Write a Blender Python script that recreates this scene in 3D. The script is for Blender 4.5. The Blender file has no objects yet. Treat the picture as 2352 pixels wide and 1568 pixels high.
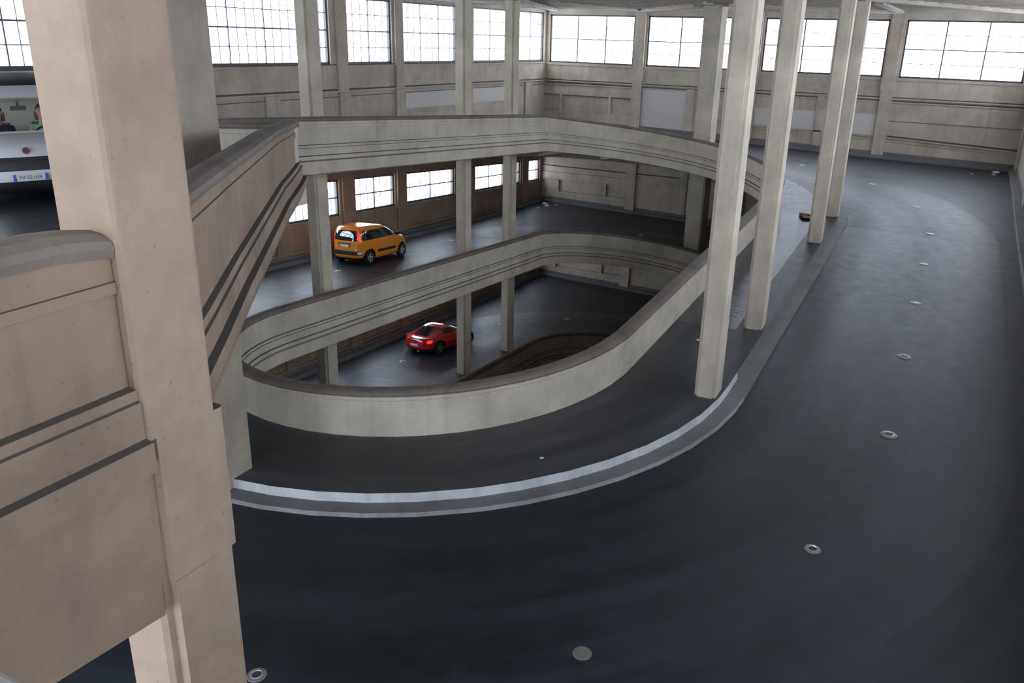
import bpy, bmesh, math, random
from mathutils import Vector, Matrix
random.seed(7)
C = bpy.context.scene.collection
PI = math.pi

# ------------------------------------------------------------------ materials
def new_mat(name):
    m = bpy.data.materials.new(name); m.use_nodes = True
    nt = m.node_tree; b = nt.nodes['Principled BSDF']
    return m, nt, b

def simple(name, col, rough=.5, metal=0, spec=.5, emit=None, estr=0, coat=0):
    m, nt, b = new_mat(name)
    b.inputs['Base Color'].default_value = (*col, 1)
    b.inputs['Roughness'].default_value = rough
    b.inputs['Metallic'].default_value = metal
    b.inputs['Specular IOR Level'].default_value = spec
    b.inputs['Coat Weight'].default_value = coat
    b.inputs['Coat Roughness'].default_value = .03
    if emit:
        b.inputs['Emission Color'].default_value = (*emit, 1)
        b.inputs['Emission Strength'].default_value = estr
    return m

def N(nt, t, **kw):
    n = nt.nodes.new(t)
    for k, v in kw.items(): setattr(n, k, v)
    return n

def mixc(nt, fac, a, b_, blend='MIX'):
    n = N(nt, 'ShaderNodeMix', data_type='RGBA', blend_type=blend)
    nt.links.new(fac, n.inputs[0]) if not isinstance(fac, float) else setattr(n.inputs[0], 'default_value', fac)
    for i, v in ((6, a), (7, b_)):
        if isinstance(v, tuple): n.inputs[i].default_value = (*v, 1)
        else: nt.links.new(v, n.inputs[i])
    return n.outputs[2]

def ramp(nt, src, stops):
    r = N(nt, 'ShaderNodeValToRGB')
    e = r.color_ramp.elements
    while len(e) < len(stops): e.new(.5)
    for el, (p, v) in zip(e, stops):
        el.position = p; el.color = (v, v, v, 1) if not isinstance(v, tuple) else (*v, 1)
    nt.links.new(src, r.inputs[0]); return r.outputs[0]

def noise(nt, vec, scale, detail=4, rough=.55):
    n = N(nt, 'ShaderNodeTexNoise'); n.inputs['Scale'].default_value = scale
    n.inputs['Detail'].default_value = detail; n.inputs['Roughness'].default_value = rough
    nt.links.new(vec, n.inputs['Vector']); return n.outputs['Fac']

def mapped(nt, sc):
    tc = N(nt, 'ShaderNodeTexCoord'); mp = N(nt, 'ShaderNodeMapping')
    mp.inputs['Scale'].default_value = sc
    nt.links.new(tc.outputs['Object'], mp.inputs[0]); return mp.outputs[0]

def concrete(name, col, dirt=(.10, .09, .085), amt=.5, streak=.5, dust=True, rough=.8, fine=.04, up=(.07, .068, .065)):
    m, nt, b = new_mat(name)
    v = mapped(nt, (1, 1, 1)); vs = mapped(nt, (2.2, 2.2, .12))
    n1 = noise(nt, v, .9, 6, .62); n2 = noise(nt, v, 7, 5, .6); n3 = noise(nt, vs, 2.0, 5, .6)
    dk = tuple(c * .74 for c in col); lt = tuple(min(1, c * 1.12) for c in col)
    c1 = mixc(nt, ramp(nt, n1, [(.32, 0.), (.68, 1.)]), dk, lt)
    c2 = mixc(nt, ramp(nt, n2, [(.3, .0), (.75, .22)]), c1, tuple(c * .55 for c in col))
    c3 = mixc(nt, ramp(nt, n3, [(.52, 0.), (.8, streak)]), c2, dirt)
    n4 = noise(nt, v, 26, 3, .5)
    c3 = mixc(nt, ramp(nt, n4, [(.69, 0.), (.74, .45)]), c3, tuple(c * .3 for c in col))   # pits and pinholes
    out = c3
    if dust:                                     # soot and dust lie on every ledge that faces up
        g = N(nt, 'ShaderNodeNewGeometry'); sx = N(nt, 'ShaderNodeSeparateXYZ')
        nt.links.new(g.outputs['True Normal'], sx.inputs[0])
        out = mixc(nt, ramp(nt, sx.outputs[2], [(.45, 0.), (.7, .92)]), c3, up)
    nt.links.new(out, b.inputs['Base Color'])
    b.inputs['Roughness'].default_value = rough
    b.inputs['Specular IOR Level'].default_value = .25
    bp = N(nt, 'ShaderNodeBump'); bp.inputs['Strength'].default_value = .25; bp.inputs['Distance'].default_value = fine
    nt.links.new(n2, bp.inputs['Height']); nt.links.new(bp.outputs[0], b.inputs['Normal'])
    return m

CONC = concrete('concrete_grey', (.50, .465, .41), streak=.30)
CONCW = concrete('concrete_warm', (.37, .285, .218), streak=.22)
CONCP = concrete('concrete_warm_shaded', (.30, .225, .168), streak=.25)  # warm concrete darkened to paint in the shade on the landing parapets
CONCL = concrete('concrete_light', (.61, .55, .46), streak=.2)
CONCU = concrete('concrete_column', (.61, .545, .45), streak=.15, dust=False)
WALLM = concrete('wall_render', (.54, .47, .39), dirt=(.12, .11, .105), streak=.35)
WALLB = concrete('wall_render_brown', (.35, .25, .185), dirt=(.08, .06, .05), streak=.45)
CEILM = concrete('ceiling_concrete', (.42, .375, .32), streak=.3, dust=False)
CONCS = concrete('concrete_dark', (.38, .33, .275), streak=.3, dust=False)  # darker concrete for the broad near end column
CEILD = concrete('ceiling_dark', (.20, .175, .15), streak=.3, dust=False)  # darker concrete for the ceiling slab
CEILR = concrete('ceiling_rib', (.34, .305, .265), streak=.3, dust=False)
COPE = concrete('coping_worn', (.21, .178, .152), dirt=(.05, .05, .05), streak=.5, dust=False, rough=.75)
COPEL = concrete('coping_worn_pale', (.26, .25, .245), dirt=(.09, .09, .09), streak=.4, dust=False, rough=.7)
PATCH = simple('grey_paint', (.58, .56, .53), .7)
KERB = concrete('kerb_concrete', (.17, .172, .175), dirt=(.05, .05, .055), streak=.3, dust=False, rough=.6)

def asphalt(name, wet=False, k=(.66, .70, .66), spec=.5):
    m, nt, b = new_mat(name)
    K = lambda c: tuple(a * q_ for a, q_ in zip(c, k))
    v = mapped(nt, (1, 1, 1))
    uvn = N(nt, 'ShaderNodeUVMap'); uvn.uv_map = 'lane'
    sep = N(nt, 'ShaderNodeSeparateXYZ'); nt.links.new(uvn.outputs[0], sep.inputs[0])
    mu = N(nt, 'ShaderNodeMapping'); mu.inputs['Scale'].default_value = (1.0, .055, 1); nt.links.new(uvn.outputs[0], mu.inputs[0])
    nl = noise(nt, mu.outputs[0], 1.6, 6, .62)                    # wear drawn out along the direction of travel
    n1 = noise(nt, v, .35, 5, .6); n2 = noise(nt, v, 2.5, 6, .65); n3 = noise(nt, v, 60, 3, .6)
    c1 = mixc(nt, ramp(nt, n1, [(.3, 0.), (.7, 1.)]), K((.020, .025, .034)), K((.036, .044, .058)))
    c2 = mixc(nt, ramp(nt, n2, [(.4, 0.), (.8, .5)]), c1, K((.05, .060, .078)))
    dv = N(nt, 'ShaderNodeMath', operation='DIVIDE'); nt.links.new(sep.outputs[0], dv.inputs[0]); dv.inputs[1].default_value = 13
    bands = ramp(nt, dv.outputs[0], [(.24, .25), (.30, .75), (.42, .35), (.55, .9), (.595, .95), (.60, .35), (.75, .15)])
    c2 = mixc(nt, bands, mixc(nt, .5, c2, K((.008, .010, .013))), c2)
    c2 = mixc(nt, ramp(nt, nl, [(.42, 0.), (.75, .7)]), c2, K((.060, .070, .090)))
    nt.links.new(c2, b.inputs['Base Color'])
    b.inputs['Specular IOR Level'].default_value = spec
    b.inputs['Specular Tint'].default_value = (.74, .87, 1.0, 1)
    rr = ramp(nt, n2, [(.3, .12 if wet else .45), (.75, .26 if wet else .58)])
    if not wet:
        ad = N(nt, 'ShaderNodeMath', operation='MULTIPLY_ADD'); nt.links.new(bands, ad.inputs[0]); ad.inputs[1].default_value = -.15
        nt.links.new(rr, ad.inputs[2]); rr = ad.outputs[0]
    nt.links.new(rr, b.inputs['Roughness'])
    bp = N(nt, 'ShaderNodeBump'); bp.inputs['Strength'].default_value = .55 if wet else .18
    bp.inputs['Distance'].default_value = .05 if wet else .02
    nt.links.new(noise(nt, mapped(nt, (5, .9, 1)), 2.2, 5, .65) if wet else n3, bp.inputs['Height'])
    nt.links.new(bp.outputs[0], b.inputs['Normal'])
    return m
ROAD = asphalt('road_asphalt', spec=.55); SEAL = asphalt('sealed_asphalt', True, (.9, .9, .9), 1.0); STRIP = asphalt('strip_asphalt', False, (1.6, 1.4, 1.15), .4)
WHITEP = concrete('white_kerb_paint', (.62, .66, .68), dirt=(.2, .2, .2), streak=.45, dust=False, rough=.6)
WORNP = concrete('worn_kerb_paint', (.30, .31, .32), dirt=(.09, .09, .09), streak=.6, dust=False, rough=.7)
SOOTSHADE = concrete('soot_shade_render', (.11, .10, .095), streak=.2, dust=False)  # dark render for grime lines that also paint in the cornice shadows
FRAME = simple('window_frame_paint', (.055, .065, .07), .5)
BAR = simple('window_bar_paint', (.15, .16, .21), .5)

def glass_mat(name, tint=(1, 1, 1), gloss=.1, rough=.02, gcol=(1, 1, 1)):
    m = bpy.data.materials.new(name); m.use_nodes = True; nt = m.node_tree
    nt.nodes.remove(nt.nodes['Principled BSDF'])
    t = N(nt, 'ShaderNodeBsdfTransparent'); t.inputs[0].default_value = (*tint, 1)
    g = N(nt, 'ShaderNodeBsdfGlossy'); g.inputs['Roughness'].default_value = rough; g.inputs[0].default_value = (*gcol, 1)
    mx = N(nt, 'ShaderNodeMixShader'); mx.inputs[0].default_value = gloss
    nt.links.new(t.outputs[0], mx.inputs[1]); nt.links.new(g.outputs[0], mx.inputs[2])
    nt.links.new(mx.outputs[0], nt.nodes['Material Output'].inputs[0])
    return m
PANE = glass_mat('window_pane', (.97, .98, 1), .04)

# ------------------------------------------------------------------ helpers
def link(o, parent=None):
    C.objects.link(o)
    if parent: o.parent = parent
    return o

def mesh(name, verts, faces, mat, parent=None, smooth=False, mats=None, fm=None):
    me = bpy.data.meshes.new(name); me.from_pydata([tuple(v) for v in verts], [], faces)
    if mats:
        for m in mats: me.materials.append(m)
        if fm: me.polygons.foreach_set('material_index', fm)
    else: me.materials.append(mat)
    bm = bmesh.new(); bm.from_mesh(me); bmesh.ops.recalc_face_normals(bm, faces=bm.faces); bm.to_mesh(me); bm.free()
    if smooth: me.polygons.foreach_set('use_smooth', [True] * len(me.polygons))
    me.update()
    return link(bpy.data.objects.new(name, me), parent)

def tag(o, label=None, cat=None, group=None, kind=None):
    if label: o['label'] = label
    if cat: o['category'] = cat
    if group: o['group'] = group
    if kind: o['kind'] = kind
    return o
def struct(o): o['kind'] = 'structure'; return o
def empty(name, loc=(0, 0, 0), rz=0):
    o = bpy.data.objects.new(name, None); C.objects.link(o); o.location = loc; o.rotation_euler = (0, 0, rz)
    o.empty_display_size = .2
    return o

class MB:
    def __init__(s): s.v = []; s.f = []
    def box(s, x0, x1, y0, y1, z0, z1):
        n = len(s.v)
        s.v += [(x, y, z) for z in (z0, z1) for y in (y0, y1) for x in (x0, x1)]
        s.f += [tuple(n + i for i in q) for q in ((0, 2, 3, 1), (4, 5, 7, 6), (0, 1, 5, 4), (2, 6, 7, 3), (0, 4, 6, 2), (1, 3, 7, 5))]
        return s
    def hexa(s, pts):
        n = len(s.v); s.v += pts
        s.f += [tuple(n + i for i in q) for q in ((0, 2, 3, 1), (4, 5, 7, 6), (0, 1, 5, 4), (2, 6, 7, 3), (0, 4, 6, 2), (1, 3, 7, 5))]
        return s
    def prism(s, poly, z0, z1):
        n = len(s.v); k = len(poly)
        s.v += [(x, y, z0) for x, y in poly] + [(x, y, z1) for x, y in poly]
        s.f += [tuple(range(n, n + k))[::-1], tuple(range(n + k, n + 2 * k))]
        s.f += [(n + i, n + (i + 1) % k, n + k + (i + 1) % k, n + k + i) for i in range(k)]
        return s
    def sweep(s, rows, closed_profile=True, caps=True):
        n = len(s.v); k = len(rows[0])
        for r in rows: s.v += list(r)
        for i in range(len(rows) - 1):
            for j in range(k if closed_profile else k - 1):
                a = n + i * k + j; b = n + i * k + (j + 1) % k
                s.f.append((a, b, b + k, a + k))
        if caps and closed_profile:
            s.f.append(tuple(range(n, n + k))[::-1]); m = n + (len(rows) - 1) * k
            s.f.append(tuple(range(m, m + k)))
        return s
    def out(s, name, mat, parent=None, smooth=False): return mesh(name, s.v, s.f, mat, parent, smooth)

# ------------------------------------------------------------------ the helix
CX, CY, LH, RR = 25.033, 10.548, 8.238, 4.82
FR = (0., .2321, .3526, .7787, 1.0)
ZP, HP, PITCH = -7.1387, .9589, 5.0
XN, XF, YR, YL = -.5, 50.6, -3.1, 23.5          # inner faces of the four walls

def q_frac(q):
    lap = math.floor(q / 4); r = q - 4 * lap; i = min(3, int(r)); t = r - i
    return lap + FR[i] + (FR[i + 1] - FR[i]) * t
def q_base(q):                                   # centre the normal starts from, and the normal
    r = q % 4; i = int(r); t = r - i
    if i == 0: a = PI / 2 + PI * t; return (CX - LH, CY), (math.cos(a), math.sin(a))
    if i == 1: return (CX - LH + 2 * LH * t, CY), (0, -1)
    if i == 2: a = -PI / 2 + PI * t; return (CX + LH, CY), (math.cos(a), math.sin(a))
    return (CX + LH - 2 * LH * t, CY), (0, 1)
def q_xy(q, off):
    (bx, by), (nx, ny) = q_base(q)
    return bx + nx * (RR + off), by + ny * (RR + off)
def q_zp(q): return ZP + PITCH * q_frac(q)       # top of the parapet
def q_zf(q): return q_zp(q) - HP                 # the raised strip the columns stand on
def q_wall(q):                                   # how far out the wall is
    (bx, by), (nx, ny) = q_base(q); t = 1e9
    if nx > 1e-6: t = min(t, (XF - bx) / nx)
    if nx < -1e-6: t = min(t, (XN - bx) / nx)
    if ny > 1e-6: t = min(t, (YL - by) / ny)
    if ny < -1e-6: t = min(t, (YR - by) / ny)
    return t - RR
def drop(off):                                   # two kerb steps, then the lane falls gently outwards
    if off <= 2.40: return 0
    if off <= 2.42: return -.17
    if off <= 2.74: return -.18
    return -.25 - .03 * (min(off, 12.8) - 2.76)
def xy_q(x, y):
    dx, dy = x - CX, y - CY
    if abs(dx) <= LH:
        return (1 + (dx + LH) / (2 * LH), -dy - RR) if dy < 0 else (3 + (LH - dx) / (2 * LH), dy - RR)
    if dx > LH:
        return 2 + (math.atan2(dy, dx - LH) + PI / 2) / PI, math.hypot(dx - LH, dy) - RR
    a = math.atan2(dy, dx + LH) % (2 * PI)
    return (a - PI / 2) / PI, math.hypot(dx + LH, dy) - RR
def floor_z(x, y, lap):
    q, off = xy_q(x, y)
    return q_zf(q + 4 * lap) + drop(off)
def qlist(q0, q1):
    out = []; q = q0
    cuts = []
    for lap in range(-4, 3):
        cuts += [4 * lap + i for i in range(4)]
        for X, Y, base in ((XN, YL, 0), (XN, YR, 0), (XF, YR, 2), (XF, YL, 2)):
            if base == 0: a = math.atan2(Y - CY, X - CX + LH) % (2 * PI); cuts.append(4 * lap + (a - PI / 2) / PI)
            else: a = math.atan2(Y - CY, X - CX - LH); cuts.append(4 * lap + 2 + (a + PI / 2) / PI)
    n = max(2, int((q1 - q0) * 26))
    out = [q0 + (q1 - q0) * i / n for i in range(n + 1)] + [c for c in cuts if q0 < c < q1]
    out = sorted(out); res = [out[0]]
    for v in out[1:]:
        if v - res[-1] > 1e-4: res.append(v)
    return res
QB, QT = -10.0, 4.513                            # lowest and highest point of the open edge

# outer parapet of the top landing: from the tip back to the big pier
OUTP = [(12.0, 10.42, -1.54), (10.6, 9.60, -1.50), (8.65, 8.25, -1.45), (6.9, 7.02, -1.39), (5.55, 6.05, -1.34), (4.12, 5.05, -1.30)]
def seg_hit(q):                                  # distance out along the normal at q to the outer parapet, or None
    (bx, by), (nx, ny) = q_base(q)
    pts = [(p[0], p[1]) for p in OUTP] + [(3.4, 4.7), (-.6, 4.7)]
    for (ax, ay), (cx, cy) in zip(pts, pts[1:]):
        ex, ey = cx - ax, cy - ay; det = nx * ey - ny * ex
        if abs(det) < 1e-9: continue
        t = ((ax - bx) * ey - (ay - by) * ex) / det; u = ((ax - bx) * ny - (ay - by) * nx) / det
        if -1e-6 <= u <= 1 + 1e-6 and t > 0: return t - RR
    return None

# --- road surface: one ribbon of lane, kerb steps and raised strip, 0.5 m thick
def slab_rows(qs, lo=lambda q: .14, hi=q_wall):
    rows = []
    for q in qs:
        D = hi(q); s0 = lo(q)
        offs = [s0, 1.75, 2.399, 2.415, 2.735, 2.76] + [2.76 + (D - 2.76) * k / 6 for k in range(1, 7)]
        offs = [min(max(o, s0), D) for o in offs]
        top = []
        for o in offs:
            x, y = q_xy(q, o); top.append((x, y, q_zf(q) + drop(o)))
        xi, yi = q_xy(q, s0); xo, yo = q_xy(q, D)
        rows.append(top + [(xo, yo, q_zf(q) + drop(D) - .5), (xi, yi, q_zf(q) - .5)])
    return rows
def lane_uv(rows, qq):
    out = []; s = 0
    for i, r in enumerate(rows):
        if i: s += math.dist(rows[i - 1][7][:2], r[7][:2])
        for p in r: out.append((xy_q(p[0], p[1])[1], s))
    return out
def slab(name, rows, mats_for, uvq=None):
    v = []; f = []; fm = []; k = len(rows[0])
    for r in rows: v += r
    for i in range(len(rows) - 1):
        for j in range(k):
            a = i * k + j; b = i * k + (j + 1) % k
            f.append((a, b, b + k, a + k)); fm.append(mats_for(i, j))
    f.append(tuple(range(k))[::-1]); fm.append(2); m = (len(rows) - 1) * k; f.append(tuple(range(m, m + k))); fm.append(2)
    me = bpy.data.meshes.new(name); me.from_pydata(v, [], f)
    for m in (ROAD, KERB, CEILM, WHITEP, SEAL, WORNP, STRIP): me.materials.append(m)
    me.polygons.foreach_set('material_index', fm)
    uv = me.uv_layers.new(name='lane'); lu = lane_uv(rows, uvq)
    for lp in me.loops: uv.data[lp.index].uv = lu[lp.vertex_index]
    bm = bmesh.new(); bm.from_mesh(me); bmesh.ops.recalc_face_normals(bm, faces=bm.faces); bm.to_mesh(me); bm.free()
    return link(bpy.data.objects.new(name, me))
qs = qlist(QB, QT)
def mf(i, j):
    q = qs[i]
    if j <= 1: return 4 if j == 0 and (1.18 < q % 4 < 2.6 and 0 <= q < 4) else 6
    if j == 2: return 3 if (-.3 < q < 1.04) else 1
    if j == 3: return 1
    if j == 4: return 5 if (-.3 < q < 1.0) else 1
    if j >= 11: return 2
    return 0
fl = struct(slab('floor', slab_rows(qs), mf))
# the landing outside the tip
qs2 = [QT + (4.629 - QT) * i / 16 for i in range(17)]
def hi2(q):
    (bx, by), (nx, ny) = q_base(q); w = q_wall(q)
    if ny < 0:
        t = (4.7 - by) / ny - RR; w = min(w, t)
    return w
land = struct(slab('floor', slab_rows(qs2, lambda q: min(max(.14, seg_hit(q) or 99), hi2(q) - .01), hi2), lambda i, j: 2 if j >= 11 else 0))

# --- beams under the ramp
def beams():
    mb = MB()
    rows = []
    for q in qlist(QB, 4.45):
        z = q_zf(q) - .5
        rows.append([(*q_xy(q, 1.92), z + .02), (*q_xy(q, 1.92), z - .42), (*q_xy(q, 2.36), z - .42), (*q_xy(q, 2.36), z + .02)])
    mb.sweep(rows)
    q = QB + .05
    while q < 4.4:
        i = int(q % 4); D = q_wall(q)
        (bx, by), (nx, ny) = q_base(q); tx, ty = -ny, nx
        z0 = q_zf(q) - .5; zo = q_zf(q) + drop(D) - .5
        for a, b, za, zb, ha, hb in ((.0, 1.95, z0, z0, .03, .40), (2.3, D, z0, zo, .40, .45)):
            xa, ya = q_xy(q, a); xb, yb = q_xy(q, b); w = .13
            mb.hexa([(xa - tx * w, ya - ty * w, za - ha), (xb - tx * w, yb - ty * w, zb - hb), (xa + tx * w, ya + ty * w, za - ha), (xb + tx * w, yb + ty * w, zb - hb),
                     (xa - tx * w, ya - ty * w, za + .03), (xb - tx * w, yb - ty * w, zb + .03), (xa + tx * w, ya + ty * w, za + .03), (xb + tx * w, yb + ty * w, zb + .03)])
        q += .1667 if i in (0, 2) else .1428
    return mb.out('trim_1', CEILM)
struct(beams())

# --- the spiral parapet
BODY = [(.27, -.11), (.27, -.20), (.255, -.215), (.255, -HP - .5), (.255, -1.5), (-.12, -1.5), (-.12, -1.17), (-.085, -1.13), (-.085, -1.03), (-.04, -1.01),
        (-.04, -.82), (-.015, -.81), (-.015, -.745), (.03, -.73), (.03, -.30), (.015, -.29), (.015, -.215), (0, -.205), (0, -.11)]
COP = [(-.03, -.12), (-.045, -.08), (-.03, -.04), (.02, -.01), (.12, 0), (.22, -.01), (.28, -.04), (.30, -.08), (.285, -.12)]
par = empty('spiral_parapet', (CX, CY, ZP))
tag(par, 'long pale concrete parapet winding round the open oval well, smooth outside and ribbed inside', 'parapet')
def spiral(name, prof, mat, zoff=0):
    mb = MB(); rows = []
    for q in qlist(QB, QT):
        zp = q_zp(q)
        rows.append([(q_xy(q, o)[0] - CX, q_xy(q, o)[1] - CY, zp + z - ZP) for o, z in prof])
    mb.sweep(rows); return mb.out(name, mat, par)
spiral('wall_band', BODY, CONCL)
tag(spiral('coping', COP, COPE), 'dark worn rounded coping')

# --- outer parapet of the landing
def lerp(a, b, t): return a + (b - a) * t
def path_normals(pts):
    out = []
    for i in range(len(pts)):
        a = pts[max(0, i - 1)]; b = pts[min(len(pts) - 1, i + 1)]
        dx, dy = b[0] - a[0], b[1] - a[1]; l = math.hypot(dx, dy); out.append((-dy / l, dx / l))
    return out
def dense(pts, n=6):
    o = []
    for a, b in zip(pts, pts[1:]):
        for k in range(n): o.append(tuple(lerp(a[j], b[j], k / n) for j in range(3)))
    o.append(pts[-1]); return o
op = empty('landing_parapet', (12, 10.4, -1.54))
tag(op, 'warm beige ribbed parapet running from the huge pier to a pointed tip', 'parapet')
PT = [(0, -.12), (0, -.21), (.015, -.215), (.015, -.29), (-.01, -.30), (-.01, -.70), (.05, -.715), (.05, -.78), (.075, -.79), (.075, -.98), (.14, -.99), (.14, -1.10), (.06, -1.27), (-.35, -1.30), (-.27, -.9), (-.27, -.12)]
PP = [(0, -.14), (0, -.30), (.015, -.31), (.015, -.40), (-.01, -.41), (-.01, -1.20), (.055, -1.215), (.055, -1.32), (.085, -1.33), (.085, -1.55), (.17, -1.56), (.17, -1.72), (.05, -2.05), (-.55, -2.05), (-.27, -1.1), (-.27, -.14)]
CT = [(.03, -.13), (.045, -.08), (.03, -.04), (-.03, -.005), (-.13, 0), (-.23, -.01), (-.29, -.04), (-.30, -.08), (-.29, -.13)]
CP2 = [(.03, -.15), (.05, -.10), (.03, -.05), (-.04, -.01), (-.16, 0), (-.27, -.01), (-.33, -.05), (-.34, -.1), (-.32, -.15)]
def outer(name, A, B, mat):
    pts = dense(OUTP); nr = path_normals(pts); mb = MB(); rows = []
    for i, ((x, y, z), (nx, ny)) in enumerate(zip(pts, nr)):
        t = (i / (len(pts) - 1)) ** .65
        row = []
        for (oa, za), (ob, zb) in zip(A, B):
            o = lerp(oa, ob, t); row.append((x + nx * o - 12, y + ny * o - 10.4, z + lerp(za, zb, t) + 1.54))
        rows.append(row)
    mb.sweep(rows); return mb.out(name, mat, op)
wb = outer('wall_band', PT, PP, CONCP)
tag(outer('coping', CT, CP2, COPE), 'dark dusty rounded coping')

lb = empty('landing_parapet', (1.5, 4.62, -1.17))
tag(lb, 'warm beige parapet with three dark ledges and a deep beam, left of the huge pier', 'parapet')
LPROF = [(0, -.15), (0, -.36), (.015, -.365), (.015, -.44), (-.01, -.45), (-.01, -1.09), (.06, -1.10), (.06, -1.175), (.085, -1.185), (.085, -1.45), (.16, -1.46), (.16, -1.68), (.03, -1.70), (.03, -2.90), (-.25, -2.90), (-.25, -.15)]
LCOP = [(.03, -.16), (.05, -.10), (.03, -.05), (-.05, -.01), (-.15, 0), (-.25, -.01), (-.31, -.05), (-.32, -.1), (-.30, -.16)]
for nm, pr, mt in (('wall_band', LPROF, CONCP), ('coping', LCOP, COPE)):
    mb = MB(); rows = []
    for x in [-.45, 0, .5, 1, 1.5, 2, 2.4, 2.8, 3.1, 3.3, 3.47]:
        r = -.05 * max(0, (x - 3.0) / .47) ** 2 if nm == 'coping' else 0
        arch = .16 * (1 - abs(x - 1.5) / 2.0) if nm == 'wall_band' else 0
        rows.append([(x - 1.5, 4.58 - o - 4.62, -1.17 + z + r + (arch if z < -2.5 else 0) + 1.17) for o, z in pr])
    mb.sweep(rows); o = mb.out(nm, mt, lb)
    if nm == 'coping': tag(o, 'dark dusty rounded coping')

# ------------------------------------------------------------------ the huge pier
pier = empty('concrete_pier', (3.8, 4.75, -7.7))
tag(pier, 'huge warm beige square pier filling the left foreground', 'pier')
def P2(mb, poly, z0, z1): mb.prism([(x - 3.8, y - 4.75) for x, y in poly], z0 + 7.7, z1 + 7.7)
mb = MB()
P2(mb, [(3.475, 4.535), (3.50, 4.51), (3.52, 4.505), (4.06, 4.50), (4.085, 4.51), (4.10, 4.54), (4.10, 5.02), (3.47, 5.02)], -2.66, 1.42)
P2(mb, [(3.56, 4.505), (4.15, 4.50), (4.18, 4.53), (4.18, 5.02), (3.47, 5.02), (3.47, 4.58), (3.54, 4.57)], -3.83, -2.655)
P2(mb, [(3.56, 4.50), (4.10, 4.50), (4.135, 4.53), (4.135, 5.02), (3.47, 5.02), (3.47, 4.62), (3.50, 4.58), (3.55, 4.57)], -9, -3.825)
shaft = mb.out('shaft', CONCW, pier)

# ------------------------------------------------------------------ ring columns
def column(x0, y0, w, d, label, side, zb=-21, zt=1.42, group=None, mat=CONCU):
    o = empty('concrete_column', (x0 + w / 2, y0 + d / 2, zb)); tag(o, label, 'column', group)
    mb = MB(); r, s = .034, .045; w2, d2 = w / 2, d / 2
    def q(sx, sy):
        pts = [(w2, d2 - 2 * r), (w2 - s, d2 - 2 * r), (w2 - s, d2 - s), (w2 - 2 * r, d2 - s), (w2 - 2 * r, d2)]
        pts = [(sx * a, sy * b) for a, b in pts]
        return pts if sx * sy > 0 else pts[::-1]
    poly = q(1, 1) + q(-1, 1) + q(-1, -1) + q(1, -1)
    mb.prism(poly, 0, zt - zb)
    mb.out('shaft', mat, o)
    return o
column(16.02, 3.42, .62, .44, 'nearest and tallest-looking pale column beside the white painted kerb, right of the well', 1)
column(20.35, 3.40, .62, .44, 'pale column second in the right-hand row, counting from the front', 1)
column(29.40, 3.36, .62, .44, 'pale column third in the right-hand row, at the edge of the shiny floor patch', 1)
column(33.50, 3.36, .62, .44, 'farthest pale column of the right-hand row, where the kerb curls round', 1)
column(15.98, 17.05, .62, .44, 'narrow pale column seen just right of the dark end column, far side of the well', 1)
column(20.40, 17.07, .62, .46, 'left-hand pale column of the far row, standing left of the orange car', 1)
column(29.27, 16.98, .60, .44, 'middle pale column of the far row, partly hiding the red car', 1)
column(33.33, 16.98, .60, .44, 'slim pale column of the far row to the right of the red car', 1)
column(40.1, 10.1, 1.2, .8, 'broad ribbed column at the far rounded end of the well', 1)
c0 = column(9.02, 10.28, 1.1, .85, 'dark broad column right behind the huge pier with a faint scrawl on it', 1, mat=CONCS)
# the faint scrawl
cu = bpy.data.curves.new('graffiti', 'FONT'); cu.body = '11/9'; cu.size = .2; cu.extrude = .001
tmp = bpy.data.objects.new('t', cu)
C.objects.link(tmp); dg = bpy.context.evaluated_depsgraph_get(); me = bpy.data.meshes.new_from_object(tmp.evaluated_get(dg)); bpy.data.objects.remove(tmp)
me.materials.clear(); me.materials.append(simple('scrawl', (.50, .49, .47), .9))
g = link(bpy.data.objects.new('graffiti', me), c0); g.rotation_euler = (PI / 2, math.radians(-12), 0)
g.location = (-.23, -.4275, -.72 + 19)

# ------------------------------------------------------------------ walls
T = .32
WMAP = {'left': lambda u, d, z: (u, YL + d, z), 'right': lambda u, d, z: (u, YR - d, z),
        'far': lambda u, d, z: (XF + d, u, z), 'near': lambda u, d, z: (XN - d, u, z)}
class WB(MB):
    def __init__(s, side): super().__init__(); s.m = WMAP[side]
    def piece(s, u0, u1, d0, d1, b0, b1, t0, t1):
        if u1 - u0 < 1e-4: return s
        m = s.m
        return s.hexa([m(u0, d0, b0), m(u1, d0, b1), m(u0, d1, b0), m(u1, d1, b1), m(u0, d0, t0), m(u1, d0, t1), m(u0, d1, t0), m(u1, d1, t1)])
    def fill(s, u0, u1, zb, zt, ops):
        cuts = sorted({u0, u1} | {o[0] for o in ops} | {o[1] for o in ops}); cuts = [c for c in cuts if u0 <= c <= u1]
        for a, b in zip(cuts, cuts[1:]):
            here = []
            for o in ops:
                if o[0] <= a + 1e-6 and o[1] >= b - 1e-6:
                    f = lambda u, p, q_: p + (q_ - p) * (u - o[0]) / (o[1] - o[0])
                    here.append((f(a, o[2], o[3]), f(b, o[2], o[3]), f(a, o[4], o[5]), f(b, o[4], o[5])))
            here.sort(); ca, cb = zb, zb
            for h in here: s.piece(a, b, 0, T, ca, cb, h[0], h[1]); ca, cb = h[2], h[3]
            s.piece(a, b, 0, T, ca, cb, zt, zt)
        return s
nwin = [0]
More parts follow.
